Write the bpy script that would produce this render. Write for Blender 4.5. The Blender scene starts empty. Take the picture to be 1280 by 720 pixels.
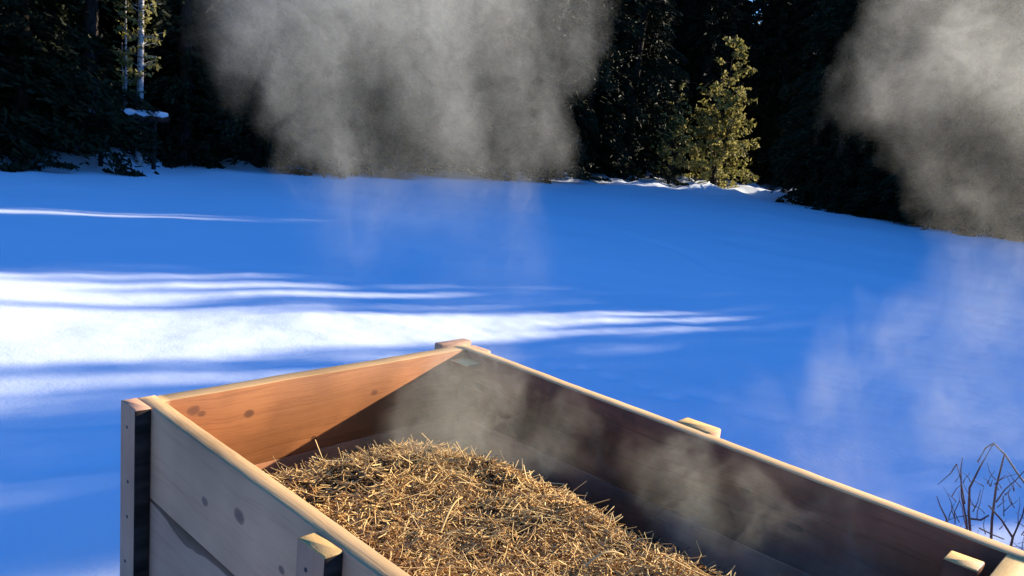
import bpy, math, random
import numpy as np
from mathutils import Vector, Matrix, noise

random.seed(7)
S = bpy.context.scene
COL = S.collection

# ------------------------------------------------------------------ camera
CAM_H = 1.5
RM = np.array([[0.99485425, 0.10131692, 0.0],
               [0.01937625, -0.19025987, 0.98154253],
               [0.09944686, -0.97649171, -0.19124397]])      # (right, down, forward) -> world
def P(px, py, depth):
    """a point seen at photo pixel px,py at the given depth along the view axis"""
    w = RM @ np.array([(px - 640) / 1000.0, (py - 360) / 1000.0, 1.0]) * depth
    return Vector((w[0], w[1], w[2] + CAM_H))
def G(px, py, h=0.0):
    w = RM @ np.array([px - 640.0, py - 360.0, 1000.0])
    t = (h - CAM_H) / w[2]
    return Vector((w[0] * t, w[1] * t, h))
cam_d = bpy.data.cameras.new("camera")
cam = bpy.data.objects.new("camera", cam_d); COL.objects.link(cam)
cam_d.sensor_width = 36; cam_d.lens = 28.125
cam_d.clip_start = 0.02; cam_d.clip_end = 1500
right, down, fwd = RM[:, 0], RM[:, 1], RM[:, 2]
M = Matrix(((right[0], -down[0], -fwd[0], 0), (right[1], -down[1], -fwd[1], 0),
            (right[2], -down[2], -fwd[2], CAM_H), (0, 0, 0, 1)))
cam.matrix_world = M
cam_d.dof.use_dof = False
S.camera = cam

# ------------------------------------------------------------------ light
SUN_EL, SUN_AZ = math.radians(17.6), math.radians(64)
sd = Vector((math.sin(SUN_AZ) * math.cos(SUN_EL), math.cos(SUN_AZ) * math.cos(SUN_EL), math.sin(SUN_EL)))
ld = bpy.data.lights.new("sun", 'SUN'); ld.energy = 5.0; ld.angle = math.radians(0.53); ld.color = (1.0, 0.87, 0.70)
lo = bpy.data.objects.new("sun", ld); COL.objects.link(lo)
lo.rotation_euler = (-sd).to_track_quat('-Z', 'Y').to_euler(); lo.location = (30, 15, 30)
W = bpy.data.worlds.new("World"); S.world = W; W.use_nodes = True
nt = W.node_tree; nt.nodes.clear()
wo = nt.nodes.new('ShaderNodeOutputWorld'); bg = nt.nodes.new('ShaderNodeBackground')
sky = nt.nodes.new('ShaderNodeTexSky'); sky.sky_type = 'NISHITA'; sky.sun_disc = False
sky.sun_elevation = SUN_EL; sky.sun_rotation = SUN_AZ
sky.air_density = 1.0; sky.dust_density = 0.1; sky.ozone_density = 4.0
hs = nt.nodes.new('ShaderNodeHueSaturation'); hs.inputs['Saturation'].default_value = 1.25; hs.inputs['Hue'].default_value = 0.513
nt.links.new(sky.outputs[0], hs.inputs['Color']); nt.links.new(hs.outputs[0], bg.inputs[0])
bg.inputs[1].default_value = 0.15
nt.links.new(bg.outputs[0], wo.inputs[0])
S.view_settings.view_transform = 'Standard'; S.view_settings.look = 'None'
S.view_settings.exposure = 1.18; S.view_settings.gamma = 1.0; S.view_settings.use_curve_mapping = False
S.cycles.use_denoising = True
S.cycles.volume_step_rate = 0.5
S.cycles.volume_max_steps = 256
S.cycles.max_bounces = 8; S.cycles.diffuse_bounces = 4; S.cycles.volume_bounces = 1
S.cycles.sample_clamp_indirect = 4.0

# ------------------------------------------------------------------ helpers
def tag(o, label=None, cat=None, group=None, kind=None):
    if label: o['label'] = label
    if cat: o['category'] = cat
    if group: o['group'] = group
    if kind: o['kind'] = kind
    return o
def link(name, me, mats=(), parent=None):
    o = bpy.data.objects.new(name, me); COL.objects.link(o)
    if not len(me.materials):
        for m in mats if isinstance(mats, (list, tuple)) else [mats]: me.materials.append(m)
    if parent: o.parent = parent
    return o
def mesh_np(name, V, Fq, smooth=False, mi=None):
    me = bpy.data.meshes.new(name)
    V = np.asarray(V, np.float32); Fq = np.asarray(Fq, np.int32)
    me.vertices.add(len(V)); me.vertices.foreach_set('co', V.ravel())
    k = Fq.shape[1]
    me.loops.add(Fq.size); me.loops.foreach_set('vertex_index', Fq.ravel())
    me.polygons.add(len(Fq))
    me.polygons.foreach_set('loop_start', np.arange(0, Fq.size, k, dtype=np.int32))
    me.polygons.foreach_set('loop_total', np.full(len(Fq), k, np.int32))
    if mi is not None: me.polygons.foreach_set('material_index', np.asarray(mi, np.int32))
    me.update(calc_edges=True); me.validate()
    if smooth: me.polygons.foreach_set('use_smooth', np.ones(len(me.polygons), bool))
    return me
def empty(name, loc=(0, 0, 0)):
    o = bpy.data.objects.new(name, None); COL.objects.link(o); o.location = loc
    o.empty_display_size = 0.1
    return o
class Geo:
    """collects quads"""
    def __init__(s): s.v = []; s.f = []
    def tube(s, pts, rad, n=6, cap=True):
        pts = [Vector(p) for p in pts]; b = len(s.v)
        for i, p in enumerate(pts):
            t = (pts[min(i + 1, len(pts) - 1)] - pts[max(i - 1, 0)]).normalized()
            a = t.cross(Vector((0.31, 0.17, 0.93)))
            if a.length < 0.1: a = t.cross(Vector((1, 0, 0)))
            a.normalize(); c = t.cross(a)
            for k in range(n):
                q = 2 * math.pi * k / n
                s.v.append(tuple(p + (a * math.cos(q) + c * math.sin(q)) * rad[i]))
        for i in range(len(pts) - 1):
            for k in range(n):
                s.f.append((b + i * n + k, b + i * n + (k + 1) % n, b + (i + 1) * n + (k + 1) % n, b + (i + 1) * n + k))
        if cap and n % 2 == 0:
            e = b + (len(pts) - 1) * n
            for k in range(1, n // 2):
                s.f.append((e, e + 2 * k - 1, e + 2 * k, (e + 2 * k + 1) if 2 * k + 1 < n else e)) if 2 * k + 1 < n else None
    def mesh(s, name, smooth=True):
        return mesh_np(name, s.v, s.f, smooth)

# ------------------------------------------------------------------ materials
def mat(name, rough=0.8, spec=0.3):
    m = bpy.data.materials.new(name); m.use_nodes = True
    n = m.node_tree.nodes; b = n['Principled BSDF']
    b.inputs['Roughness'].default_value = rough
    b.inputs['Specular IOR Level'].default_value = spec
    return m, m.node_tree, b
def N(t, typ, **kw):
    n = t.nodes.new(typ)
    for k, v in kw.items():
        if k in n.inputs.keys(): n.inputs[k].default_value = v
        else: setattr(n, k, v)
    return n
def ramp(t, stops):
    r = t.nodes.new('ShaderNodeValToRGB'); e = r.color_ramp.elements
    while len(e) < len(stops): e.new(0.5)
    for i, (p, c) in enumerate(stops):
        e[i].position = p; e[i].color = (c[0], c[1], c[2], 1) if not isinstance(c, float) else (c, c, c, 1)
    return r
def math_n(t, op, a, b=None, c=None, clamp=False):
    n = t.nodes.new('ShaderNodeMath'); n.operation = op; n.use_clamp = clamp
    for i, x in enumerate((a, b, c)):
        if x is None: continue
        if isinstance(x, (int, float)): n.inputs[i].default_value = x
        else: t.links.new(x, n.inputs[i])
    return n.outputs[0]
def mixc(t, fac, a, b, blend='MIX'):
    n = t.nodes.new('ShaderNodeMix'); n.data_type = 'RGBA'; n.blend_type = blend
    for s_, x in ((n.inputs[0], fac), (n.inputs[6], a), (n.inputs[7], b)):
        if isinstance(x, (int, float)): s_.default_value = x
        elif isinstance(x, tuple): s_.default_value = (x[0], x[1], x[2], 1)
        else: t.links.new(x, s_)
    return n.outputs[2]

def snow_mat():
    m, t, b = mat("snow", 0.75, 0.15)
    tc = N(t, 'ShaderNodeTexCoord')
    n1 = N(t, 'ShaderNodeTexNoise', Scale=0.9, Detail=4.0); t.links.new(tc.outputs['Object'], n1.inputs['Vector'])
    r = ramp(t, [(0.3, (0.80, 0.88, 0.95)), (0.7, (0.85, 0.91, 0.97))])
    t.links.new(n1.outputs['Fac'], r.inputs[0]); t.links.new(r.outputs[0], b.inputs['Base Color'])
    n2 = N(t, 'ShaderNodeTexNoise', Scale=60.0, Detail=3.0); t.links.new(tc.outputs['Object'], n2.inputs['Vector'])
    n3 = N(t, 'ShaderNodeTexNoise', Scale=7.0, Detail=4.0); t.links.new(tc.outputs['Object'], n3.inputs['Vector'])
    h = math_n(t, 'MULTIPLY_ADD', n3.outputs['Fac'], 3.0, n2.outputs['Fac'])
    bp = N(t, 'ShaderNodeBump', Strength=0.2, Distance=0.008); t.links.new(h, bp.inputs['Height'])
    t.links.new(bp.outputs[0], b.inputs['Normal'])
    return m
M_snow = snow_mat()

def wood_mat(name, c_light, c_dark, knot=(0.10, 0.045, 0.02), ksize=0.078, rough=0.7, stain=None, spots=()):
    m, t, b = mat(name, rough, 0.25)
    tc = N(t, 'ShaderNodeTexCoord'); oi = N(t, 'ShaderNodeObjectInfo')
    off = t.nodes.new('ShaderNodeVectorMath'); off.operation = 'MULTIPLY_ADD'
    comb = N(t, 'ShaderNodeCombineXYZ'); t.links.new(oi.outputs['Random'], comb.inputs[0]); t.links.new(oi.outputs['Random'], comb.inputs[2])
    t.links.new(comb.outputs[0], off.inputs[0]); off.inputs[1].default_value = (37, 11, 23); t.links.new(tc.outputs['Object'], off.inputs[2])
    pos = off.outputs[0]
    # knots
    mp = N(t, 'ShaderNodeMapping'); mp.inputs['Scale'].default_value = (2.8, 8, 8); t.links.new(pos, mp.inputs['Vector'])
    vo = N(t, 'ShaderNodeTexVoronoi', Scale=1.0); t.links.new(mp.outputs[0], vo.inputs['Vector'])
    # grain, bent around the knots
    mg = N(t, 'ShaderNodeMapping'); mg.inputs['Scale'].default_value = (1.6, 46, 46); t.links.new(pos, mg.inputs['Vector'])
    bend = math_n(t, 'MULTIPLY', vo.outputs['Distance'], 2.2)
    va = t.nodes.new('ShaderNodeVectorMath'); va.operation = 'ADD'
    cb = N(t, 'ShaderNodeCombineXYZ'); t.links.new(bend, cb.inputs[2]); t.links.new(mg.outputs[0], va.inputs[0]); t.links.new(cb.outputs[0], va.inputs[1])
    g1 = N(t, 'ShaderNodeTexNoise', Scale=1.0, Detail=5.0, Roughness=0.6, Distortion=0.6); t.links.new(va.outputs[0], g1.inputs['Vector'])
    g2 = N(t, 'ShaderNodeTexNoise', Scale=5.0, Detail=3.0, Roughness=0.6); t.links.new(va.outputs[0], g2.inputs['Vector'])
    g = math_n(t, 'MULTIPLY_ADD', g2.outputs['Fac'], 0.5, math_n(t, 'MULTIPLY', g1.outputs['Fac'], 0.75))
    r = ramp(t, [(0.40, c_dark), (0.62, c_light)]); t.links.new(g, r.inputs[0])
    big = N(t, 'ShaderNodeTexNoise', Scale=2.2, Detail=3.0); t.links.new(pos, big.inputs['Vector'])
    br = ramp(t, [(0.32, 0.62), (0.62, 1.0)]); t.links.new(big.outputs['Fac'], br.inputs[0])
    c = mixc(t, 1.0, r.outputs[0], br.outputs[0], 'MULTIPLY')
    kr = ramp(t, [(ksize, .9), (ksize * 1.25, 0.0)]); t.links.new(vo.outputs['Distance'], kr.inputs[0])
    c = mixc(t, kr.outputs[0], c, knot)
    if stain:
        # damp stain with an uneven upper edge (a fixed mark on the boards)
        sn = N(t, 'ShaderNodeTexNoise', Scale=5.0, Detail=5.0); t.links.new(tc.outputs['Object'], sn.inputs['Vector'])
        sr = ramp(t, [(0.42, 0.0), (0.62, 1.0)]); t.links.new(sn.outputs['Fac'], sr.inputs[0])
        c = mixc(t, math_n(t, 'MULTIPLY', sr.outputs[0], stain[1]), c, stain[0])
    if spots:
        wn = N(t, 'ShaderNodeTexNoise', Scale=38.0, Detail=3.0); t.links.new(tc.outputs['Object'], wn.inputs['Vector'])
        sx = N(t, 'ShaderNodeSeparateXYZ'); t.links.new(tc.outputs['Object'], sx.inputs[0])
        for (kx, kz, kr_) in spots:
            dx = math_n(t, 'MULTIPLY', math_n(t, 'SUBTRACT', sx.outputs[0], kx), .75); dz = math_n(t, 'SUBTRACT', sx.outputs[2], kz)
            dd = math_n(t, 'SQRT', math_n(t, 'ADD', math_n(t, 'MULTIPLY', dx, dx), math_n(t, 'MULTIPLY', dz, dz)))
            dd = math_n(t, 'DIVIDE', math_n(t, 'MULTIPLY_ADD', wn.outputs['Fac'], kr_ * .6, math_n(t, 'SUBTRACT', dd, kr_ * .3)), kr_)
            k1 = ramp(t, [(.5, 1.0), (1.0, 0.55), (1.12, 0.0)]); t.links.new(dd, k1.inputs[0])
            c = mixc(t, k1.outputs[0], c, knot)
    t.links.new(c, b.inputs['Base Color'])
    bp = N(t, 'ShaderNodeBump', Strength=0.7, Distance=0.002); t.links.new(g, bp.inputs['Height']); t.links.new(bp.outputs[0], b.inputs['Normal'])
    return m
M_wood = wood_mat("spruce_board", (0.72, 0.39, 0.23), (0.60, 0.30, 0.17))
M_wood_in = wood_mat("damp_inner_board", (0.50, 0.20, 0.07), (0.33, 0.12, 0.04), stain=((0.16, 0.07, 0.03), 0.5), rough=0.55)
M_wood_shaded = wood_mat("shaded_inner_board", (0.38, 0.15, 0.07), (0.22, 0.08, 0.038), stain=((0.07, 0.036, 0.022), .75), rough=.5)  # darker copy of the inner wood; the right wall's shade is in its colour
M_edge = wood_mat("sawn_edge", (0.74, 0.47, 0.21), (0.60, 0.35, 0.14), ksize=0.02)
M_barkbrown = wood_mat("waney_bark", (0.42, 0.22, 0.13), (0.16, 0.08, 0.05), ksize=0.02, rough=.9)
M_wood_new = wood_mat("fresh_sawn_batten", (0.86, 0.54, 0.20), (0.72, 0.42, 0.14), ksize=0.02)
M_bark_or_shade, t_, b_ = mat("bark_or_shade", 0.9, 0.1)  # trunks and log; also painted as deep shade on two battens' sides
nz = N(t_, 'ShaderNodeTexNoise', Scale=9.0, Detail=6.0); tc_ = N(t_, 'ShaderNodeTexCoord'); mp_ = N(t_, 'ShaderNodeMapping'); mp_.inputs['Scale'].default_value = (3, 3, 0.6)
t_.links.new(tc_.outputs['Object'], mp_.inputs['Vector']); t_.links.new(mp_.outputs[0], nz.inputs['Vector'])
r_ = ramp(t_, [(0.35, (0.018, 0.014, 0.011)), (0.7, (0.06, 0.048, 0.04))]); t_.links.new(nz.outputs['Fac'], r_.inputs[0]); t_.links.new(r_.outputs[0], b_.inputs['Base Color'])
M_birch, t_, b_ = mat("pale_bark", 0.8, 0.2)
nz = N(t_, 'ShaderNodeTexNoise', Scale=6.0, Detail=5.0); tc_ = N(t_, 'ShaderNodeTexCoord'); mp_ = N(t_, 'ShaderNodeMapping'); mp_.inputs['Scale'].default_value = (1, 1, 4)
t_.links.new(tc_.outputs['Object'], mp_.inputs['Vector']); t_.links.new(mp_.outputs[0], nz.inputs['Vector'])
r_ = ramp(t_, [(0.4, (0.10, 0.09, 0.08)), (0.5, (0.5, 0.48, 0.44))]); t_.links.new(nz.outputs['Fac'], r_.inputs[0]); t_.links.new(r_.outputs[0], b_.inputs['Base Color'])
def leaf_mat(name, a, c, trans=0.0):
    m, t, b = mat(name, 0.65, 0.2)
    ge = N(t, 'ShaderNodeNewGeometry'); oi = N(t, 'ShaderNodeObjectInfo')
    x = math_n(t, 'FRACT', math_n(t, 'ADD', ge.outputs['Random Per Island'], oi.outputs['Random']))
    r = ramp(t, [(0.0, a), (1.0, c)]); t.links.new(x, r.inputs[0])
    t.links.new(r.outputs[0], b.inputs['Base Color'])
    if trans:
        tr = N(t, 'ShaderNodeBsdfTranslucent'); t.links.new(r.outputs[0], tr.inputs[0])
        mx = N(t, 'ShaderNodeMixShader'); mx.inputs[0].default_value = trans
        t.links.new(b.outputs[0], mx.inputs[1]); t.links.new(tr.outputs[0], mx.inputs[2])
        t.links.new(mx.outputs[0], t.nodes['Material Output'].inputs['Surface'])
    return m
M_needle = leaf_mat("dark_needles", (0.007, 0.010, 0.003), (0.022, 0.028, 0.007))
M_sap = leaf_mat("yellow_green_leaves", (0.10, 0.10, 0.02), (0.46, 0.40, 0.13), 0.4)
M_damp_shade = leaf_mat('damp_shaded_compost', (0.018, 0.011, 0.006), (0.07, 0.042, 0.02))  # damp patches, plus the wall's shade put into the colour beyond the heap
M_straw = leaf_mat("straw", (0.44, 0.22, 0.055), (0.97, 0.67, 0.26))
M_stalk = leaf_mat("pale_stalk", (0.55, 0.34, 0.11), (0.85, 0.60, 0.24))
M_soil, t_, b_ = mat("compost", 0.95, 0.1)
nz = N(t_, 'ShaderNodeTexNoise', Scale=70.0, Detail=6.0); tc_ = N(t_, 'ShaderNodeTexCoord'); t_.links.new(tc_.outputs['Object'], nz.inputs['Vector'])
r_ = ramp(t_, [(0.35, (0.07, 0.035, 0.014)), (0.7, (0.34, 0.19, 0.08))]); t_.links.new(nz.outputs['Fac'], r_.inputs[0]); t_.links.new(r_.outputs[0], b_.inputs['Base Color'])
bp = N(t_, 'ShaderNodeBump', Strength=0.8, Distance=0.01); t_.links.new(nz.outputs['Fac'], bp.inputs['Height']); t_.links.new(bp.outputs[0], b_.inputs['Normal'])
M_twig, t_, b_ = mat("twig_bark", 0.7, 0.2)
b_.inputs['Base Color'].default_value = (0.055, 0.035, 0.035, 1)

# ------------------------------------------------------------------ snow field
# box frame: s along the long side (away from the far end), t across
R_ = Vector((0.7325, -0.6807, 0)); E2 = Vector((0.6807, 0.7325, 0))
def B(s, t, z=0.0): return Vector((R_.x * s + E2.x * t, R_.y * s + E2.y * t, z))
track = [G(640, 262), G(700, 276), G(780, 296), G(860, 322), G(900, 350)]
track2 = [G(700, 262), G(800, 280), G(920, 300), G(1040, 318)]
def seg_d(x, y, pl):
    best = 9
    for a, b2 in zip(pl[:-1], pl[1:]):
        ax, ay, bx, by = a.x, a.y, b2.x, b2.y
        u = max(0, min(1, ((x - ax) * (bx - ax) + (y - ay) * (by - ay)) / ((bx - ax) ** 2 + (by - ay) ** 2)))
        best = min(best, math.hypot(x - ax - u * (bx - ax), y - ay - u * (by - ay)))
    return best
rf = random.Random(3)
prints = []
for i in range(9):
    g = G(700 + i * 34 + rf.uniform(-8, 8), 452 + i * 9 + rf.uniform(-7, 7)); prints.append((g.x, g.y, rf.uniform(.04, .065), rf.uniform(.02, .035)))
for i in range(6):
    g = G(20 + i * 26, 585 - i * 6 + rf.uniform(-12, 12)); prints.append((g.x, g.y, rf.uniform(.06, .1), rf.uniform(.015, .03)))
def edge_y(x):
    """front line of the wood"""
    pts = [(-60, 4), (-16, 9.5), (-9.6, 13.8), (-7, 18.5), (-3.5, 23.5), (0, 27.5), (8, 29.8), (13, 30.2), (18, 29.5), (30, 20), (60, 8)]
    for (a, b2), (c, d) in zip(pts[:-1], pts[1:]):
        if a <= x <= c: return b2 + (d - b2) * (x - a) / (c - a)
    return 6
def ground_h(x, y):
    r = math.hypot(x, y)
    z = 0.10 * noise.noise((x * .13, y * .13, 0)) * min(1, r / 5) + 0.05 * noise.noise((x * .7, y * .7, 3.3)) + 0.012 * noise.noise((x * 2.3, y * 2.3, 8)) + .004 * noise.noise((x * 7, y * 7, 1))
    if 3 < r < 16:
        d = seg_d(x, y, track)
        if d < .4: z -= .03 * math.exp(-(d / .09) ** 2) - .012 * math.exp(-((d - .2) / .07) ** 2)
        d = seg_d(x, y, track2)
        if d < .4: z -= .025 * math.exp(-(d / .09) ** 2)
    if r < 8:
        for (a, b2, w, h) in prints:
            q = ((x - a) ** 2 + (y - b2) ** 2) / (w * w)
            if q < 9: z -= h * math.exp(-q)
        # drift piled gently against the box
        s_ = R_.x * x + R_.y * y; t_2 = E2.x * x + E2.y * y
        ds = max(-1.98 - s_, s_ + .2, 0); dt = max(.75 - t_2, t_2 - 1.92, 0); dd = math.hypot(ds, dt)
        z += .05 * math.exp(-dd / .25)
    k = y - edge_y(x)
    if k > -.4:   # lumpy snow under the trees
        z += min(1, (k + .4)) * (0.16 + .35 * noise.noise((x * .9, y * .9, 1.7)) + .15 * noise.noise((x * 2.4, y * 2.4, 5)))
        if y > 0: z += min(3.5, max(0, k - 6) * .07)
    return z
n = 420
u = np.linspace(-1, 1, n)
def warp(u, fine=3.2, far=380): return fine * u * 2.2 + (far - fine * 2.2) * np.sign(u) * np.abs(u) ** 5.2
gx = warp(u); gy = warp(u) + 6
V = np.empty((n, n, 3))
for j in range(n):
    for i in range(n):
        V[j, i] = (gx[i], gy[j], ground_h(gx[i], gy[j]))
idx = np.arange(n * n).reshape(n, n)
Fq = np.stack([idx[:-1, :-1], idx[:-1, 1:], idx[1:, 1:], idx[1:, :-1]], -1).reshape(-1, 4)
ground = link("snow_field", mesh_np("snow_field", V.reshape(-1, 3), Fq, True), M_snow)
tag(ground, "smooth snow covered field with blue shade and sunlit streaks", "snow", kind="structure")

# ------------------------------------------------------------------ compost box
H, TH = 0.75, 0.045
box = empty("wooden_bin", B(-1.09, 1.34, 0)); tag(box, "open rectangular raw lumber bin heaped with steaming straw, standing in the snow", "compost bin")
def board(name, a, b2, z0, z1, th, side, mats=(M_wood, M_wood_in, M_edge, M_barkbrown), inner=None, wane=None, seed=0, bev=0.002, parent=box):
    """a plank from a to b2 (bottom line points of its outer face), thickness to the left of a->b2.
    inner: +1 if the face away from the a->b2 line is the bin's inside"""
    rr = random.Random(seed)
    d = (b2 - a); L = d.length; d.normalize(); nrm = Vector((-d.y, d.x, 0)) * side
    nx = max(2, int(L / .02)); V, Fc, MI = [], [], []
    def prof(x):
        top = z1 + .002 * noise.noise((x * 3, seed * 7.1, 0)) + .0009 * noise.noise((x * 22, seed * 7.1, 4)); bot = z0 + .0015 * noise.noise((x * 4, seed * 3.3, 2)); topo = top
        if wane: topo = top - wane(x)
        e = bev
        e2 = bev * .9
        return [(0, bot + e2), (e2, bot), (th - e, bot), (th, bot + e), (th, top - e), (th - e, top), (e2, topo if wane else top), (0, topo - e2)]
    for i in range(nx + 1):
        x = L * i / nx
        w = .0015 * noise.noise((x * 1.5, seed * 1.7, 5))
        for (o, z) in prof(x): V.append((x, o + w, z - z0))
    for i in range(nx):
        for k in range(8):
            k2 = (k + 1) % 8
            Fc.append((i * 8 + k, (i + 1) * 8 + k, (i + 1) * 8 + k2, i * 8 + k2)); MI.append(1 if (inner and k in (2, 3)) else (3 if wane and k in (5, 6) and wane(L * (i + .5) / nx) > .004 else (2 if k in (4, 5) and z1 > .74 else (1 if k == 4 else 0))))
    for e0, rev in ((0, True), (nx * 8, False)):
        for q in ((0, 1, 2, 3), (0, 3, 4, 7), (7, 4, 5, 6)):
            f = tuple(e0 + z for z in q); Fc.append(f[::-1] if rev else f); MI.append(0)
    me = mesh_np(name, V, Fc, False, MI); me.flip_normals()
    o = link(name, me, list(mats), parent)
    # local frame: x along, y = nrm, z up
    wm = Matrix(((d.x, nrm.x, 0, a.x), (d.y, nrm.y, 0, a.y), (0, 0, 1, z0), (0, 0, 0, 1)))
    o.matrix_local = Matrix.Translation(-parent.location) @ wm
    return o
s0, s1, t0, t1 = -1.92, -0.262, 0.822, 1.860       # inner faces
def on_t(px, py, t):      # s and z where the sight line meets the upright plane t
    w = RM @ np.array([px - 640.0, py - 360.0, 1000.0]); k = t / (w[0] * E2.x + w[1] * E2.y)
    return (w[0] * R_.x + w[1] * R_.y) * k, w[2] * k + CAM_H
def on_s(px, py, s):
    w = RM @ np.array([px - 640.0, py - 360.0, 1000.0]); k = s / (w[0] * R_.x + w[1] * R_.y)
    return (w[0] * E2.x + w[1] * E2.y) * k, w[2] * k + CAM_H
k_out = []
for px, py, r in ((299, 645, .017), (256, 627, .012), (352, 712, .009)):
    a, z = on_t(px, py, t0 - TH); k_out.append((a - (s0 - TH), z - .512, r))
k_in = []
for px, py, r in ((242, 513, .014), (252, 517, .009), (311, 517, .012), (468, 491, .010), (392, 548, .008)):
    a, z = on_s(px, py, s0); k_in.append((a - t0 - .001, z - .512, r))
M_wood_k = wood_mat("knotty_board", (0.74, 0.42, 0.23), (0.62, 0.32, 0.17), knot=(.26, .14, .09), spots=k_out)
M_in_k = wood_mat("knotty_inner_board", (0.56, 0.22, 0.075), (0.38, 0.14, 0.045), knot=(.17, .065, .028), stain=((0.22, 0.085, 0.03), 0.45), rough=.55, spots=k_in)
courses = [(-.06, .271), (.2725, .5105), (.512, .75)]
for ci, (z0, z1) in enumerate(courses):
    wn = None
    if ci == 1: wn = lambda x: (.004 + .028 * math.exp(-((x - .28) / .10) ** 2) + .012 * math.exp(-((x - .6) / .2) ** 2)) * (1 + .25 * noise.noise((x * 30, 1, 1)))
    if ci == 2: wn = None
    o = board("side_board", B(s0 - TH, t0 - TH), B(s1 + TH, t0 - TH), z0, z1, TH, 1, inner=1, wane=wn, seed=11 + ci, mats=(M_wood_k if ci == 2 else M_wood, M_wood_in, M_edge, M_barkbrown), bev=.0012 if ci == 2 else .003)
    if ci == 1: o['label'] = "middle plank with a ragged waney upper edge"
    board("side_board", B(s0 - TH, t1 + TH), B(s1 + TH, t1 + TH), z0, z1, TH, -1, inner=1, seed=31 + ci, mats=(M_wood, M_wood_shaded, M_edge, M_barkbrown))
    board("end_board", B(s0 - TH, t0 + .001), B(s0 - TH, t1 - .001), z0, z1 - .001, TH, -1, inner=1, seed=51 + ci, mats=(M_wood, M_in_k if ci == 2 else M_wood_in, M_edge, M_barkbrown))
    board("end_board", B(s1 + TH, t0 + .001), B(s1 + TH, t1 - .001), z0, z1 - .001, TH, 1, inner=1, seed=71 + ci, mats=(M_wood_new, M_wood_in, M_wood_new, M_barkbrown))
# battens (posts) : (s0,s1,t0,t1,top, name)
def post(name, a0, a1, b0, b1, z0, z1, m=M_wood, bark_or_shade=False, dark=False, full=False):
    bb = []
    V = []; e = .0014
    cx, cy = (a0 + a1) / 2, (b0 + b1) / 2; hx, hy = (a1 - a0) / 2, (b1 - b0) / 2
    ring = [(-hx + e, -hy), (hx - e, -hy), (hx, -hy + e), (hx, hy - e), (hx - e, hy), (-hx + e, hy), (-hx, hy - e), (-hx, -hy + e)]
    Hh = z1 - z0; zs = [0, Hh * .25, Hh * .5, Hh * .75, Hh - e, Hh]
    for k, z in enumerate(zs):
        f = 1 if k < 5 else 1 - e / min(hx, hy)
        for (x, y) in ring: V.append((z + (0 if k < 5 else .002 * (x > 0)), x * f, y * f))
    Fc = []
    for k in range(5):
        for i in range(8): Fc.append((k * 8 + i, k * 8 + (i + 1) % 8, (k + 1) * 8 + (i + 1) % 8, (k + 1) * 8 + i))
    for q in ((0, 1, 2, 3), (0, 3, 4, 7), (7, 4, 5, 6)):
        Fc.append(tuple(40 + z for z in q)); Fc.append(tuple(z for z in q[::-1]))
    me = mesh_np(name, V, Fc); o = link(name, me, [M_wood, M_bark_or_shade, m] if bark_or_shade else ([M_wood_shaded, m] if dark else ([M_wood, M_wood_new] if m is M_wood_new and not full else m)), box)
    for f in me.polygons:
        if bark_or_shade and f.normal.y > .5: f.material_index = 1      # deep shade on the batten's side, put in as near-black colour
        if bark_or_shade and f.normal.x > .5: f.material_index = 2 if m is M_wood_new else 0
        if (dark or (m is M_wood_new and not bark_or_shade)) and f.normal.x > .5: f.material_index = 1
    c = B(cx, cy, z0)
    wm = Matrix(((0, R_.x, E2.x, c.x), (0, R_.y, E2.y, c.y), (1, 0, 0, c.z), (0, 0, 0, 1)))
    o.matrix_local = Matrix.Translation(-box.location) @ wm
    return o
post("post", -1.966, -1.877, .737, t0 - TH - .002, -.1, .752, bark_or_shade=True)
post("post", -1.148, -1.059, .737, t0 - TH - .002, -.1, .7475, M_wood_new, bark_or_shade=True)
post("post", -2.006, s0 - TH - .002, 1.795, 1.935, -.1, .758)
post("post", -1.095, -.985, t1 + TH + .002, 1.965, -.1, .752, M_wood_new)
post("post", -1.966, -1.877, t1 + TH + .002, t1 + TH + .04, -.1, .742)
post("post", -.350, -.286, 1.750, 1.806, .02, .734, M_wood_new, dark=True)
post("block", -1.918, -1.83, t1 - .07, t1 - .002, .70, .722, M_wood_new, dark=True)
post("post", -.30, -.215, .737, t0 - TH - .002, -.1, .75)
post("post", s1 + TH + .002, s1 + TH + .04, 1.82, 1.905, -.1, .745, M_wood_new, full=True)

M_screw, t_, b_ = mat("screw_metal", 0.45, 0.5); b_.inputs['Base Color'].default_value = (.07, .06, .055, 1); b_.inputs['Metallic'].default_value = .8
def screw(s, t, z):
    g = Geo(); c = Vector(); nrm = -E2
    g.tube([c - nrm * .002, c + nrm * .0012, c + nrm * .0014], [.0045, .0045, .0015], 8)
    o = link("screw", g.mesh("screw", False), M_screw, box); o.location = B(s, t, z) - box.location
for sx, tt in ((-1.921, .737), (-1.104, .737)):
    for z in (.70, .56, .46, .33): screw(sx + random.uniform(-.012, .012), tt, z + random.uniform(-.008, .008))
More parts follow.
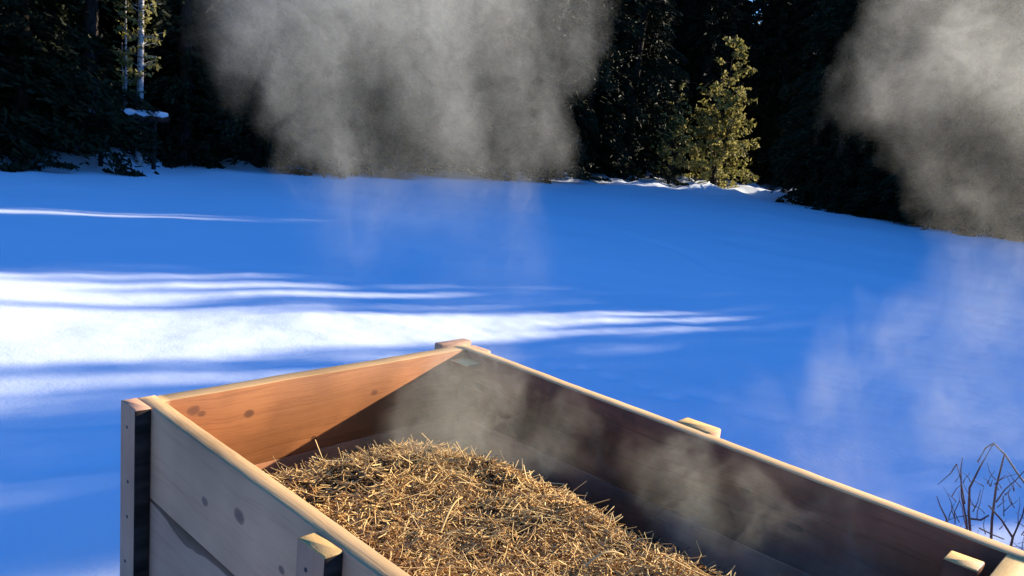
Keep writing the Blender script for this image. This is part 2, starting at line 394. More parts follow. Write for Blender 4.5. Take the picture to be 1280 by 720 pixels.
# ------------------------------------------------------------------ straw
def straw_h(s, t):
    n_ = .05 * noise.noise((s * 3.1, t * 3.1, 7))
    def sm(x): x = max(0, min(1, x)); return x * x * (3 - 2 * x)
    fu = sm((s + n_ + 1.90) / .42); ft = sm((1.72 + n_ - t) / .34)
    z = .418 + .237 * fu * ft + .03 * (1.4 - t) * fu
    z += .016 * noise.noise((s * 5, t * 5, 0)) + .008 * noise.noise((s * 14, t * 14, 4))
    return z
ns, ntt = 130, 84
V = []; 
for j in range(ntt):
    for i in range(ns):
        s = s0 + .003 + (s1 - s0 - .006) * i / (ns - 1); t = t0 + .003 + (t1 - t0 - .006) * j / (ntt - 1)
        if s < -1.826 and t > t1 - .074: pass
        p = B(s, t, straw_h(s, t) - .012 + .006 * noise.noise((s * 40, t * 40, 9))); V.append(tuple(p))
idx = np.arange(ns * ntt).reshape(ntt, ns)
Fq = np.stack([idx[:-1, :-1], idx[:-1, 1:], idx[1:, 1:], idx[1:, :-1]], -1).reshape(-1, 4)
rs = np.random.RandomState(5)
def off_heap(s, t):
    """True on the low damp strip, also darkened for its shade, along the far and right walls"""
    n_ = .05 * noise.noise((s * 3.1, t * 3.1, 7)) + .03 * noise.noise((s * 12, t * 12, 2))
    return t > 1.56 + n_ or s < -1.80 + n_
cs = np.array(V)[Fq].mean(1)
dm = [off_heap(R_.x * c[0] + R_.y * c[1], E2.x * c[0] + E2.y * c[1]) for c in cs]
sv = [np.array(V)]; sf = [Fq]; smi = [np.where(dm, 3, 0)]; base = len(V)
def chips(count, lmin, lmax, wmin, wmax, lift, mi, tilt):
    """curved three-section strips, one after the other, lying on the heap"""
    global base
    s = rs.uniform(s0 + .02, s1 - .02, count); t = rs.uniform(t0 + .02, t1 - .02, count)
    z = np.array([straw_h(a, b2) for a, b2 in zip(s, t)]) + rs.uniform(-.008, lift, count)
    c = np.stack([R_.x * s + E2.x * t, R_.y * s + E2.y * t, z], 1)
    az = rs.uniform(0, 2 * math.pi, count); el = rs.normal(0, tilt, count)
    d = np.stack([np.cos(az) * np.cos(el), np.sin(az) * np.cos(el), np.sin(el)], 1)
    rnd = rs.normal(size=(count, 3)); sd_ = np.cross(d, rnd); sd_ /= np.linalg.norm(sd_, axis=1)[:, None]
    up_ = np.cross(sd_, d)
    L = rs.uniform(lmin, lmax, count)[:, None]; w = rs.uniform(wmin, wmax, count)[:, None]; k = rs.uniform(-.5, .5, count)[:, None]
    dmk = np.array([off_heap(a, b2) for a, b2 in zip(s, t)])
    wet = np.array([noise.noise((a * 6, b2 * 6, 3)) + .6 * noise.noise((a * 17, b2 * 17, 5)) + .25 * (b2 - 1.2) > .22 for a, b2 in zip(s, t)])
    P_ = []
    for a in (-.5, -.17, .17, .5):
        q = c + d * L * a + up_ * L * k * (a * a * 2)
        P_ += [q + sd_ * w * .5, q + up_ * w * .45, q - sd_ * w * .5]
    A = np.stack(P_, 1).reshape(-1, 3)
    F = []
    for k_ in range(3):
        for m_ in ((0, 1), (1, 2), (2, 0)):
            F.append((k_ * 3 + m_[0], k_ * 3 + m_[1], k_ * 3 + 3 + m_[1], k_ * 3 + 3 + m_[0]))
    F = (np.array(F)[None] + (np.arange(count) * 12)[:, None, None]).reshape(-1, 4) + base
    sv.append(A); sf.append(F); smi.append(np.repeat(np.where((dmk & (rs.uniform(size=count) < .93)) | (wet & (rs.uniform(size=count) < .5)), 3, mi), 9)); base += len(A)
chips(22000, .008, .020, .002, .0045, .012, 1, .42)
chips(15000, .02, .05, .0016, .0032, .016, 1, .3)
chips(6500, .035, .10, .0016, .003, .018, 2, .22)
chips(260, .08, .17, .002, .0034, .022, 2, .16)
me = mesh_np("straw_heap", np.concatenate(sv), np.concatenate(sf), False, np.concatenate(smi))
heap = link("straw_heap", me, [M_soil, M_straw, M_stalk, M_damp_shade])
tag(heap, "heap of golden chopped straw mounded inside the wooden bin", "straw heap", kind="stuff")
def stalk(p0, p1, r, label, bend=.02):
    g = Geo(); pts = []
    for i in range(7):
        a = i / 6; q = p0.lerp(p1, a); q = q + Vector((0, 0, bend * math.sin(a * math.pi))); pts.append(q - p0)
    g.tube(pts, [r * (1 - .5 * i / 6) for i in range(7)], 6)
    # a leaf sheath halfway
    o = link("straw_stalk", g.mesh("straw_stalk"), M_stalk); o.location = p0
    tag(o, label, "straw stalk", "loose stalks on the heap")
def on_heap(px, py):
    p = G(px, py, .6)
    for _ in range(8):
        s = R_.x * p.x + R_.y * p.y; t = E2.x * p.x + E2.y * p.y
        p = G(px, py, straw_h(min(max(s, s0), s1), min(max(t, t0), t1)))
    return p
def up_to(px, py, p, dz):   # point at that pixel on the vertical plane through p facing the camera
    w = RM @ np.array([px - 640.0, py - 360.0, 1000.0]); k = (p.y + dz) / w[1]
    return Vector((w[0] * k, w[1] * k, w[2] * k + CAM_H))
a = on_heap(729, 596); stalk(a, up_to(749, 545, a, .02), .0016, "thin stalk standing upright before the dark right wall of the bin", .0)
a = on_heap(468, 552); stalk(a, up_to(484, 535, a, .02), .0015, "short stalk sticking up at the back left of the heap", .0)
a = on_heap(464, 625); b2 = on_heap(523, 563); stalk(a + Vector((0, 0, .015)), b2 + Vector((0, 0, .03)), .0022, "long pale stalk lying on the left half of the heap")
a = on_heap(550, 672); b2 = on_heap(577, 632); stalk(a + Vector((0, 0, .012)), b2 + Vector((0, 0, .02)), .0026, "pale stalk lying slantwise at the middle of the heap")
a = on_heap(728, 719); b2 = on_heap(778, 705); stalk(a + Vector((0, 0, .015)), b2 + Vector((0, 0, .02)), .003, "thick pale stalk at the bottom edge of the view on the heap")
a = on_heap(770, 600); stalk(a, up_to(804, 632, a, -.03), .0014, "thin grey stalk slanting down before the shaded right wall", .01)
a = on_heap(700, 600); b2 = on_heap(709, 618); stalk(a + Vector((0, 0, .02)), b2 + Vector((0, 0, .01)), .0025, "short bent stalk on the far slope of the heap", .02)

# ------------------------------------------------------------------ trees
def quads(C, D, Wd, L, Wt, rs_):
    """tapered leaf quads: centres C, directions D, width dirs Wd"""
    n_ = len(C)
    a = C - D * L / 2; b2 = C + D * L / 2
    V = np.stack([a - Wd * Wt * .5, a + Wd * Wt * .5, b2 + Wd * Wt * .22, b2 - Wd * Wt * .22], 1).reshape(-1, 3)
    F = np.arange(n_ * 4).reshape(-1, 4)
    return V, F
def conifer(seed, Ht, Rd, nq=26000, low=.03, lean=0.0, power=.8, size=(.10, .2)):
    r2 = np.random.RandomState(seed); rr = random.Random(seed)
    g = Geo()
    k = 9; tr = .012 * Ht + .03
    bend = [(.06 * math.sin(i * 1.1 + seed), .06 * math.cos(i * .9 + seed)) for i in range(k + 1)]
    g.tube([(bend[i][0] * (i > 0), bend[i][1] * (i > 0), Ht * i / k - .3 * (i == 0)) for i in range(k + 1)], [tr * (1 - .93 * i / k) + .01 for i in range(k + 1)], 8)
    brs = []
    z = Ht * low
    while z < Ht * .985:
        f = 1 - z / Ht
        for _ in range(rr.choice((4, 5, 6))):
            L = max(.12, Rd * f ** power * rr.uniform(.55, 1.12)); az = rr.uniform(0, 6.283)
            brs.append((z + rr.uniform(-.1, .1), az, L, rr.uniform(.1, .35), rr.uniform(.15, .5)))
        z += .18 + .16 * f
    Ls = np.array([b3[2] for b3 in brs]); pr = Ls ** 1.35; pr /= pr.sum()
    pick = r2.choice(len(brs), nq, p=pr)
    br = np.array(brs)[pick]
    u_ = r2.uniform(.08, 1, nq) ** .62
    lat = r2.normal(0, 1, nq) * .11 * br[:, 2] * (1.15 - u_) * 1.6 + r2.normal(0, .03, nq)
    rad_ = br[:, 2] * u_
    # rise a bit then droop
    hz = br[:, 0] + br[:, 2] * (br[:, 3] * u_ - (br[:, 3] + br[:, 4]) * u_ ** 2) - np.abs(r2.exponential(.09, nq)) * (.5 + u_)
    ca, sa = np.cos(br[:, 1]), np.sin(br[:, 1])
    C = np.stack([ca * rad_ - sa * lat, sa * rad_ + ca * lat, np.maximum(hz, .05)], 1)
    D = np.stack([ca + r2.normal(0, .5, nq), sa + r2.normal(0, .5, nq), r2.normal(-.45, .35, nq)], 1); D /= np.linalg.norm(D, axis=1)[:, None]
    Wd = np.cross(D, r2.normal(size=(nq, 3))); Wd /= np.linalg.norm(Wd, axis=1)[:, None]
    V, F = quads(C, D, Wd, r2.uniform(size[0], size[1], nq)[:, None], r2.uniform(.035, .075, nq)[:, None], r2)
    for b3 in brs[::2]:
        if b3[2] < .5: continue
        pts = []
        for a in (0, .4, .8):
            q = b3[2] * a; pts.append((math.cos(b3[1]) * q, math.sin(b3[1]) * q, b3[0] + b3[2] * (b3[3] * a - (b3[3] + b3[4]) * a * a)))
        g.tube(pts, [.028, .018, .007], 4, False)
    return g.mesh("trunk"), mesh_np("crown", V, F)
kinds = [conifer(1, 13, 2.5), conifer(2, 11.5, 2.2, 24000), conifer(3, 10, 2.5, 24000, power=.6), conifer(4, 14, 2.1, 24000, low=.10), conifer(5, 8, 1.9, 16000, low=.02), conifer(6, 12, 1.7, 15000, low=.30, power=.5), conifer(7, 11, 1.0, 14000, low=.02, power=.6)]
KH = [13, 11.5, 10, 14, 8, 12, 11]
KR = [2.5, 2.2, 2.5, 2.1, 1.9, 1.7, 1.0]
def tree(kind, x, y, sc, label, group, name="evergreen_tree", rz=None, cat="tree", szz=None):
    o = empty(name, (x, y, ground_h(x, y) - .05)); o.rotation_euler.z = random.uniform(0, 6.28) if rz is None else rz
    o.scale = (sc, sc, sc if szz is None else szz)
    for nm, me, m in (("trunk", kinds[kind][0], M_bark_or_shade), ("crown", kinds[kind][1], M_needle)):
        c = bpy.data.objects.new(nm, me); COL.objects.link(c); c.parent = o
        if not me.materials: me.materials.append(m)
    return tag(o, label, cat, group)
SD = Vector((sd.x, sd.y)).normalized(); QD = Vector((-SD.y, SD.x))
def pq(x, y): return x * SD.x + y * SD.y, x * QD.x + y * QD.y
def xy(p, q): return p * SD.x + q * QD.x, p * SD.y + q * QD.y
# shade casters beyond the right edge: distance p along the sun's bearing, q across it
hprof = [(-16, 12.), (-4, 11.), (-2.5, 8.5), (-1, 7.), (.2, 6.2), (2.4, 6.3), (2.6, 7.2), (2.8, 8.2), (3.55, 8.4), (3.8, 7.45), (4.05, 8.0), (4.33, 6.8), (4.7, 6.6), (4.93, 6.3), (5.34, 5.8), (5.62, 5.2), (6.05, 6.15), (7.18, 6.85), (7.6, 7.2), (7.9, 8.2), (8.2, 9.6), (10.2, 9.6), (10.6, 7.2), (11.0, 6.7), (11.2, 7.4), (11.6, 10.), (12.2, 15.5), (16.5, 15.5), (16.9, 9.), (19.7, 9.), (20.2, 15.5), (22.5, 15.5)]
def need_h(q):
    for (a, b2), (c, d) in zip(hprof[:-1], hprof[1:]):
        if a <= q <= c: return b2 + (d - b2) * (q - a) / (c - a)
    return 12.
re_ = random.Random(77)
q = -15.0
while q < 22:
    big = q < -1 or q > 12.2
    for row in ((0, 1, 2) if q > 12 else (0, 1)):
        p = 22 + row * 1.7 + re_.uniform(-.3, .3); qq = q + (0.0 if row != 1 else (1.0 if big else .24)) + re_.uniform(-.08, .08)
        h = (need_h(qq) + (.62 if 4.3 < qq < 8 else .35)) * p / 22. * (1 + re_.uniform(-.02, .02)) + (row * .2 if big else 0) + (.75 if 4.5 < qq < 7.5 and re_.random() < .2 else 0)
        x, y = xy(p, qq); k = re_.choice((0, 1, 3)) if big else re_.choice((4, 4, 0))
        r = re_.uniform(1.9, 2.4) if big else re_.uniform(.8, 1.2)
        tree(k, x, y, r / KR[k], "dark evergreen standing east of the snowy field, past the right edge of the view", "evergreens east of the field", szz=h / KH[k])
    if 3 < q < 12.5:
        x, y = xy(24.6, q + .1)
        tree(2, x, y, 1.35 / KR[2], "dark evergreen standing east of the snowy field, past the right edge of the view", "evergreens east of the field", szz=need_h(q) * .84 * 24.6 / 22 / KH[2])
    q += (1.35 if q > 8 else 2.0) if big else .34
# the wood behind the field
corr = [(18.0, 25.7, 1.9)]   # (p from, q, half width) where low sun comes through
def free(x, y, r):
    p, q = pq(x, y)
    return all(not (p > a and abs(q - b2) < w + r * .55) for a, b2, w in corr)
front = [  # px, depth behind front, kind, scale, label
    (-60, 0.8, 0, .95, "tall near-black evergreen cut by the left edge of the picture"),
    (28, 0.7, 2, 1.0, "broad dark evergreen at the far left with branches down to the snow"),
    (60, 1.0, 6, 1.2, "dark evergreen between the far left one and the bare dark trunk"),
    (114, 0.4, 5, 1.0, "dark evergreen with a thick bare lower trunk left of the sunlit birch"),
    (228, 0.6, 6, 1.0, "dark evergreen just right of the snowy opening with the birch"),
    (272, 1.0, 6, 1.3, "dark evergreen left of the big steam cloud"),
    (318, 0.6, 0, .95, "dark evergreen at the left rim of the big steam cloud"),
    (380, 1.0, 1, 1.05, "dark evergreen behind the left part of the big steam cloud"),
    (440, 0.8, 0, 1.0, "dark evergreen behind the left middle of the big steam cloud"),
    (500, 1.0, 2, 1.05, "dark evergreen behind the centre of the big steam cloud"),
    (560, 0.8, 1, 1.1, "dark evergreen behind the right middle of the big steam cloud"),
    (618, 1.0, 0, 1.0, "dark evergreen behind the right part of the big steam cloud"),
    (675, 0.9, 2, 1.1, "dark evergreen at the right rim of the big steam cloud"),
    (728, 1.1, 1, 1.1, "dark evergreen right of the big steam cloud"),
    (780, 1.0, 0, 1.0, "dark evergreen left of the sunlit yellow-green sapling"),
    (862, 3.6, 3, 1.0, "tall dark evergreen directly behind the sunlit sapling"),
    (985, 2.6, 0, 1.05, "dark evergreen right of the sunlit sapling, by a gap with snow"),
    (1035, 0.6, 2, 1.1, "dark evergreen at the left rim of the right steam cloud"),
    (1090, 0.4, 0, 1.05, "dark evergreen behind the left of the right steam cloud"),
    (1145, 0.4, 1, 1.1, "dark evergreen behind the middle of the right steam cloud"),
    (1205, 0.3, 2, 1.1, "dark evergreen behind the right of the right steam cloud"),
    (1262, 0.3, 0, 1.05, "dark evergreen at the right edge of the picture behind steam"),
]
base_line = [(-200, 207), (0, 209), (120, 210), (250, 214), (400, 216), (640, 224), (760, 229), (860, 236), (960, 244), (1040, 256), (1120, 266), (1210, 276), (1280, 287), (1400, 300)]
def base_y(px):
    for (a, b2), (c, d) in zip(base_line[:-1], base_line[1:]):
        if a <= px <= c: return b2 + (d - b2) * (px - a) / (c - a)
placed = []
for px, dd, k, sc, lab in front:
    g = G(px, base_y(px)); v = Vector((g.x, g.y)).normalized()
    x, y = g.x + v.x * (dd + .6), g.y + v.y * (dd + .6)
    while px > 900 and not free(x, y, 2.0): x += v.x * .3; y += v.y * .3
    tree(k, x, y, sc, lab, "front row of the dark wood"); placed.append((x, y))
rb = random.Random(21)
cnt = 0
for ring, (d0, step) in enumerate(((3.6, 78), (6.4, 62), (9.6, 52))):
    px = -190 + ring * 22
    while px < 1400:
        b0 = base_y(max(-199, min(1399, px))); g = G(px, b0); v = Vector((g.x, g.y)).normalized(); dd = d0 + rb.uniform(-.8, .8)
        x, y = g.x + v.x * dd, g.y + v.y * dd; px += step * rb.uniform(.8, 1.2)
        if ring < 2 and 105 < px < 250: continue
        if not free(x, y, 2.0): continue
        if min((math.hypot(x - a, y - b2) for a, b2 in placed)) < 1.1: continue
        placed.append((x, y)); cnt += 1
        tree(rb.choice((0, 1, 2, 3)), x, y, rb.uniform(.95, 1.2), "near-black evergreen deep in the wood behind the front row", "evergreens deep in the wood")
# far mass of the wood: one mesh
def far_wood():
    V_, F_, b0 = [], [], 0
    src = []
    for k in (0, 1, 2):
        me = kinds[k][1]; co = np.empty(len(me.vertices) * 3, np.float32); me.vertices.foreach_get('co', co); co = co.reshape(-1, 4, 3)
        sel = co[::7].copy(); c = sel.mean(1, keepdims=True); sel = c + (sel - c) * 2.6; src.append(sel.reshape(-1, 3))
    rg = random.Random(9)
    pts = []
    for i in range(300):
        az = math.radians(rg.uniform(-75, 60)); r = rg.uniform(30, 62)
        x, y = math.sin(az) * r, math.cos(az) * r
        if y < edge_y(x) + 10 or not free(x, y, 1.4): continue
        pts.append((x, y))
    for i in range(70):
        az = math.radians(rg.uniform(60, 285)); r = rg.uniform(24, 40); x, y = math.sin(az) * r, math.cos(az) * r
        p_, q_ = pq(x, y)
        if p_ > 0 and -1.5 < q_ < 12.5: continue
        pts.append((x, y))
    for x, y in pts:
        s_ = rg.uniform(.95, 1.35); a = rg.uniform(0, 6.28); ca, sa = math.cos(a) * s_, math.sin(a) * s_
        v = src[rg.randrange(3)]
        V_.append(np.stack([v[:, 0] * ca - v[:, 1] * sa + x, v[:, 0] * sa + v[:, 1] * ca + y, v[:, 2] * s_ + ground_h(x, y)], 1))
        F_.append(np.arange(len(v)).reshape(-1, 4) + b0); b0 += len(v)
    return mesh_np("far_wood", np.concatenate(V_), np.concatenate(F_))
fw = link("far_wood", far_wood(), M_needle)
tag(fw, "dark evergreen wood closing off the field all round", "wood", kind="stuff")

# leafy saplings caught by the sun
def sapling(name, base, Ht, stems, nleaf, label, leaf=.085, bark_or_shade=M_bark_or_shade, cr=.5, lowf=.08, group=None, seed=1, pw=.7, prof=None):
    rr = random.Random(seed); r2 = np.random.RandomState(seed)
    o = empty(name, base); tag(o, label, "tree", group)
    g = Geo(); cl = []
    for k in range(stems):
        az = rr.uniform(0, 6.28); sp = cr * .35 * (k > 0); pts = []; h = Ht * (1 if k == 0 else rr.uniform(.5, .85))
        for i in range(8):
            a = i / 7; pts.append(Vector((math.cos(az) * sp * a + .03 * math.sin(3 * a + k), math.sin(az) * sp * a + .03 * math.cos(4 * a + k), h * a - .2 * (i == 0))))
        g.tube(pts, [(.012 * Ht * .6 + .008) * (1 - .85 * i / 7) for i in range(8)], 6)
        nb = int(h * 9)
        for _ in range(nb):
            a = rr.uniform(lowf, .97); p = pts[0].lerp(pts[-1], a) if False else pts[int(a * 7)].lerp(pts[min(7, int(a * 7) + 1)], a * 7 - int(a * 7))
            w = cr * (1 - a) ** pw * rr.uniform(.35, 1.1) + .08; a2 = rr.uniform(0, 6.28)
            e = p + Vector((math.cos(a2) * w, math.sin(a2) * w, w * rr.uniform(-.1, .6)))
            g.tube([p, p.lerp(e, .5) + Vector((0, 0, .03)), e], [.009, .006, .003], 4, False)
            cl.append((p, e, w))
    j = r2.randint(0, len(cl), nleaf); aa = r2.uniform(.35, 1.05, nleaf)
    pa = np.array([c[0] for c in cl])[j]; pe = np.array([c[1] for c in cl])[j]
    C = pa + (pe - pa) * aa[:, None] + r2.normal(0, .045, (nleaf, 3))
    D = r2.normal(size=(nleaf, 3)) + np.array([0, 0, -.4]); D /= np.linalg.norm(D, axis=1)[:, None]
    Wd = np.cross(D, r2.normal(size=(nleaf, 3))); Wd /= np.linalg.norm(Wd, axis=1)[:, None]
    V_, F_ = quads(C, D, Wd, r2.uniform(leaf * .6, leaf * 1.3, nleaf)[:, None], r2.uniform(leaf * .4, leaf * .8, nleaf)[:, None], r2)
    link("trunk", g.mesh("trunk"), bark_or_shade, o); link("crown", mesh_np("crown", V_, F_), M_sap, o)
    return o
def at_edge(px, dd):
    g = G(px, base_y(px)); v = Vector((g.x, g.y)).normalized(); x, y = g.x + v.x * dd, g.y + v.y * dd
    return Vector((x, y, ground_h(x, y)))
sapling("leafy_sapling", at_edge(890, .5), 6.0, 5, 5200, "tall narrow sapling with sunlit yellow-green leaves at the edge of the wood", cr=1.75, seed=3, leaf=.14, pw=.6)
sapling("leafy_sapling", at_edge(834, .2), 3.9, 5, 1500, "shorter sparse sunlit sapling left of the tall yellow-green one", cr=1.0, seed=8, leaf=.12)
sapling("birch_tree", at_edge(172, .5), 8.5, 2, 1100, "slender pale-barked birch lit by the sun in the left gap of the wood", cr=.5, seed=5, leaf=.09, bark_or_shade=M_birch, lowf=.25)
sapling("birch_tree", at_edge(155, .7), 4.0, 2, 700, "small birch with sunlit leaves beside the slender pale-barked one", cr=.4, seed=6, leaf=.09, bark_or_shade=M_birch, lowf=.35)
# snow-laden fallen log in the left gap
p0 = at_edge(124, .2); p1 = at_edge(196, .2)
lg = empty("fallen_log", (p0 + p1) / 2); tag(lg, "dark fallen log with a cap of snow lying across the left gap in the wood", "log")
zl = up_to(160, 147, lg.location, 0).z - lg.location.z; print('LOG', zl, lg.location)
dv = (p1 - p0); dv.z = 0; dv.normalize(); LL = 1.0
g = Geo(); g.tube([dv * -LL * .8 + Vector((0, 0, zl - .05)), Vector((0, 0, zl)), dv * LL * .8 + Vector((0, 0, zl + .03))], [.09, .08, .07], 8)
for k in (-.55, .5): g.tube([dv * k + Vector((0, 0, -.3)), dv * k + Vector((.02, 0, zl))], [.05, .045], 6)
link("wood", g.mesh("wood"), M_bark_or_shade, lg)
g = Geo(); pts = [dv * (LL * .78 * (i / 12 * 2 - 1)) + Vector((0, 0, zl + .11 + .02 * math.sin(i * 2.1))) for i in range(13)]
g.tube(pts, [.03 + .06 * abs(math.sin(i * 1.3 + .4)) for i in range(13)], 8); link("snow_cap", g.mesh("snow_cap"), M_snow, lg)

# bare shrub behind the right wall of the bin
def shrub():
    rr = random.Random(14)
    base = P(1235, 800, 2.75); base.z = 0
    o = empty("bare_shrub", base); tag(o, "leafless dark-stemmed shrub poking up behind the right end of the bin", "shrub")
    g = Geo()
    def Q(px, py, d): return P(px, py, d) - base
    def tw(pl, r0, r1): 
        n_ = len(pl); g.tube(pl, [(r0 + (r1 - r0) * i / (n_ - 1)) * .62 for i in range(n_)], 5, False)
    root = Vector((0, 0, -.05))
    d = 2.62
    tw([root, Q(1215, 700, d), Q(1211, 640, d), Q(1212, 610, d), Q(1226, 582, d), Q(1242, 554, d)], .009, .003)
    tw([root, Q(1210, 690, d), Q(1208, 650, d), Q(1202, 620, d), Q(1201, 588, d), Q(1203, 572, d)], .008, .002)
    tw([root, Q(1238, 690, d + .05), Q(1240, 650, d + .05), Q(1245, 610, d + .05), Q(1254, 574, d + .05), Q(1256, 566, d + .05)], .009, .003)
    tw([Q(1242, 554, d), Q(1256, 568, d), Q(1272, 592, d), Q(1285, 610, d), Q(1300, 640, d)], .004, .006)
    tw([Q(1242, 554, d), Q(1232, 560, d), Q(1222, 578, d)], .003, .0045)
    tw([Q(1196, 580, d), Q(1188, 592, d), Q(1172, 606, d)], .0035, .0015)
    tw([Q(1196, 580, d), Q(1201, 600, d + .02), Q(1206, 630, d + .02)], .002, .004)
    tw([root, Q(1190, 690, d - .05), Q(1183, 648, d - .05), Q(1175, 632, d - .05), Q(1171, 620, d - .05)], .007, .002)
    tw([Q(1194, 655, d), Q(1193, 640, d), Q(1200, 625, d)], .003, .002)
    tw([root, Q(1262, 690, d), Q(1266, 672, d), Q(1252, 650, d), Q(1236, 632, d)], .009, .004)
    tw([Q(1266, 672, d), Q(1278, 645, d), Q(1288, 600, d)], .005, .002)
    tw([Q(1245, 628, d), Q(1256, 612, d), Q(1270, 600, d), Q(1284, 585, d)], .004, .002)
    tw([Q(1212, 648, d), Q(1226, 650, d), Q(1236, 644, d)], .006, .004)
    tw([Q(1216, 640, d), Q(1222, 628, d), Q(1226, 612, d)], .003, .0015)
    tw([root, Q(1300, 700, d), Q(1310, 640, d), Q(1305, 590, d)], .008, .002)
    tw([Q(1224, 660, d), Q(1240, 668, d), Q(1255, 674, d)], .004, .003)
    # fine side twigs
    r3 = random.Random(4)
    for _ in range(95):
        x0, y0 = r3.uniform(1165, 1330), r3.uniform(590, 720); dd = d + r3.uniform(-.12, .15)
        a_ = r3.gauss(-1.57, .75); L_ = r3.uniform(14, 46) * (.6 if y0 < 630 else 1)
        pl = [Q(x0, y0, dd)]
        for k in range(4):
            a_ += r3.uniform(-.3, .3); x0 += math.cos(a_) * L_ / 4; y0 += math.sin(a_) * L_ / 4; pl.append(Q(x0, y0, dd))
        if y0 < 575 + abs(x0 - 1243) * .35: continue
        tw(pl, .0028, .0009)
    link("stems", g.mesh("stems"), M_twig, o)
shrub()

# ------------------------------------------------------------------ steam
def steam(name, label, blobs, dens, nscale=3.2, seed=0., ero=1.5, warp_=.40):
    """lumpy hull round a set of soft balls; the density is a noise-broken sum of the balls"""
    c0 = sum((b3[0] for b3 in blobs), Vector()) / len(blobs)
    mb = bpy.data.meshes.new(name)
    import bmesh
    bm = bmesh.new()
    for c, r, w in blobs:
        bmesh.ops.create_icosphere(bm, subdivisions=2, radius=r * 1.12 + warp_ * .12, matrix=Matrix.Translation(c - c0))
    bm.to_mesh(mb); bm.free()
    m = bpy.data.materials.new(name); m.use_nodes = True; t = m.node_tree; t.nodes.clear()
    out = N(t, 'ShaderNodeOutputMaterial'); pv = N(t, 'ShaderNodeVolumePrincipled')
    pv.inputs['Color'].default_value = (.95, .95, .80, 1); pv.inputs['Anisotropy'].default_value = .25
    tc = N(t, 'ShaderNodeTexCoord')
    wn = N(t, 'ShaderNodeTexNoise', Scale=nscale * 1.1, Detail=4.0, Roughness=.6); t.links.new(tc.outputs['Object'], wn.inputs['Vector'])
    sb = t.nodes.new('ShaderNodeVectorMath'); sb.operation = 'MULTIPLY_ADD'; t.links.new(wn.outputs['Color'], sb.inputs[0]); sb.inputs[1].default_value = (warp_,) * 3
    ad = t.nodes.new('ShaderNodeVectorMath'); ad.operation = 'SUBTRACT'; t.links.new(tc.outputs['Object'], ad.inputs[0]); ad.inputs[1].default_value = (warp_ * .5,) * 3
    t.links.new(ad.outputs[0], sb.inputs[2])
    acc = accw = None
    for c, r, w in blobs:
        ds = t.nodes.new('ShaderNodeVectorMath'); ds.operation = 'DISTANCE'; t.links.new(sb.outputs[0], ds.inputs[0]); ds.inputs[1].default_value = c - c0
        mr = N(t, 'ShaderNodeMapRange', interpolation_type='LINEAR'); t.links.new(ds.outputs['Value'], mr.inputs[0])
        mr.inputs[1].default_value = r * 1.3; mr.inputs[2].default_value = r * .1; mr.inputs[3].default_value = 0; mr.inputs[4].default_value = 1
        acc = mr.outputs[0] if acc is None else math_n(t, 'ADD', acc, mr.outputs[0])
        mw_ = math_n(t, 'MULTIPLY', mr.outputs[0], w); accw = mw_ if accw is None else math_n(t, 'ADD', accw, mw_)
    # torn by turbulence: the noise eats the thin margins away first
    mp2 = N(t, 'ShaderNodeMapping'); mp2.inputs['Scale'].default_value = (1, 1, .62); t.links.new(tc.outputs['Object'], mp2.inputs['Vector'])
    nz_ = N(t, 'ShaderNodeTexNoise', Scale=nscale, Detail=5.0, Roughness=.55, Distortion=1.2, noise_dimensions='4D'); nz_.inputs['W'].default_value = seed
    t.links.new(mp2.outputs[0], nz_.inputs['Vector'])
    ns_ = math_n(t, 'MULTIPLY_ADD', nz_.outputs['Fac'], 4.2, -1.6, clamp=True)
    n5 = N(t, 'ShaderNodeTexNoise', Scale=nscale * 3.1, Detail=5.0, Roughness=.65, Distortion=.9, noise_dimensions='4D'); n5.inputs['W'].default_value = seed + 3
    t.links.new(sb.outputs[0], n5.inputs['Vector'])
    # ridged filaments inside the cloud
    rg = math_n(t, 'ABSOLUTE', math_n(t, 'SUBTRACT', n5.outputs['Fac'], .5))
    fil = math_n(t, 'POWER', math_n(t, 'SUBTRACT', 1.0, math_n(t, 'MULTIPLY', rg, 5.5), clamp=True), 2.0)
    sh = math_n(t, 'MAXIMUM', math_n(t, 'SUBTRACT', math_n(t, 'MINIMUM', acc, 1.1), math_n(t, 'MULTIPLY', ns_, ero)), 0.0)
    sh = math_n(t, 'MULTIPLY', math_n(t, 'POWER', sh, 1.5), math_n(t, 'MULTIPLY_ADD', fil, 1.5, .25))
    ra = math_n(t, 'DIVIDE', accw, math_n(t, 'MAXIMUM', acc, .01))
    de = math_n(t, 'MULTIPLY', math_n(t, 'MULTIPLY', sh, ra), dens)
    t.links.new(de, pv.inputs['Density']); t.links.new(pv.outputs[0], out.inputs['Volume'])
    o = link(name, mb, m); o.location = c0
    # one closed hull instead of many crossing balls
    md = o.modifiers.new("hull", 'REMESH'); md.mode = 'VOXEL'; md.voxel_size = .05
    dg = bpy.context.evaluated_depsgraph_get(); me2 = bpy.data.meshes.new_from_object(o.evaluated_get(dg)); o.modifiers.clear(); o.data = me2
    if not me2.materials: me2.materials.append(m)
    tag(o, label, "steam", "steam rising from the bin", "stuff")
    return o
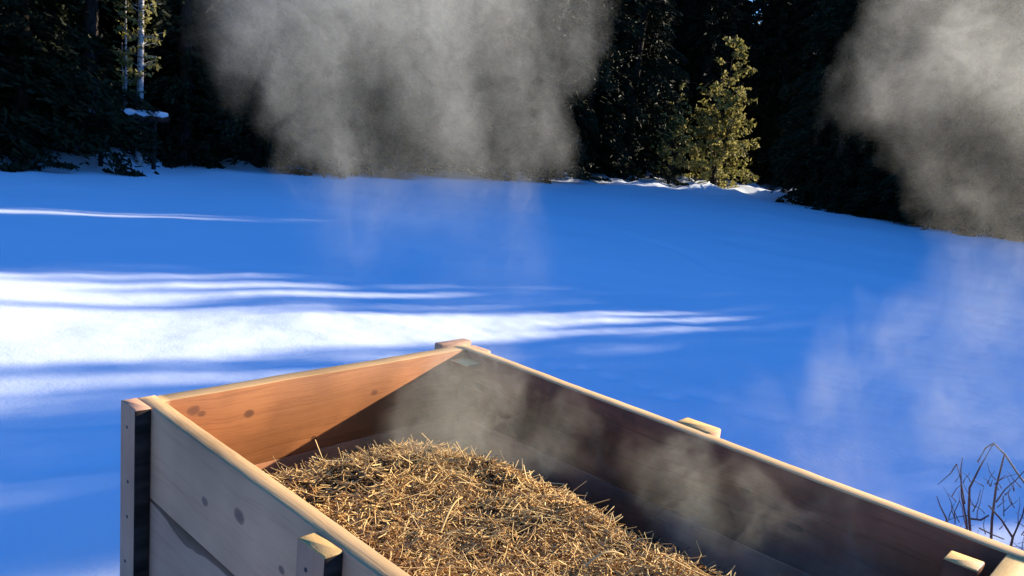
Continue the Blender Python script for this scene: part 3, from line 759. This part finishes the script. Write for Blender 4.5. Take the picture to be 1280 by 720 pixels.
def bl(lst, depth):
    out = []
    for px, py, r, w in lst:
        out.append((P(px, py, depth), r * depth / 1000., w))
    return out
steam("steam", "big warm grey steam cloud hanging before the dark wood at upper centre", bl([
    (345, 30, 110, .8), (420, 60, 130, .9), (500, 20, 150, 1.0), (530, 130, 130, 1.2), (610, 60, 140, 1.0), (660, 150, 105, 1.), (590, 180, 100, .8), (460, 150, 105, .9), (560, -70, 170, 1.), (430, -80, 150, .9), (690, 20, 80, .4),
    (560, 250, 110, .26), (650, 280, 90, .3), (470, 290, 100, .26), (400, 250, 80, .15), (620, 350, 90, .2), (560, 410, 80, .26), (590, 470, 80, .3)], 2.35), .85, 2.6, 1.0, .95, .42)
steam("steam", "warm grey steam cloud at the upper right, before the wood", bl([
    (1215, 20, 150, .8), (1140, 110, 110, .8), (1230, 150, 120, .9), (1300, 60, 160, .8), (1085, 110, 75, .5), (1180, 220, 90, .6), (1270, 240, 110, .7), (1260, -80, 160, 1.), (1360, 180, 150, .8),
    (1250, 330, 120, .9), (1230, 430, 110, .8), (1130, 490, 110, .75), (1050, 530, 100, .65), (1230, 530, 100, .45), (980, 510, 90, .3), (1120, 590, 90, .4), (930, 560, 80, .25), (1010, 600, 80, .4)], 1.95), .85, 2.8, 5.0, .97, .42)
steam("steam", "steam wisp drifting out of the far corner inside the bin", bl([
    (590, 470, 80, .7), (600, 540, 90, .8), (540, 520, 90, .5), (670, 530, 90, .6), (500, 590, 90, .25), (740, 560, 70, .4)], 2.18), 1.9, 3.4, 9.0, 1.0, .3)
steam("steam", "steam drifting along the shaded right wall inside the bin", bl([
    (830, 570, 50, .6), (870, 600, 60, .8), (910, 640, 70, 1.), (960, 650, 70, 1.), (1030, 685, 70, 1.), (1110, 715, 65, .9), (950, 710, 80, 1.), (1050, 740, 80, 1.), (870, 680, 60, .8), (1180, 745, 60, .8), (770, 580, 60, .6), (720, 570, 60, .5), (1150, 680, 60, .5), (1080, 640, 60, .5)], 1.86), 1.7, 3.4, 13.0, 1.0, .3)
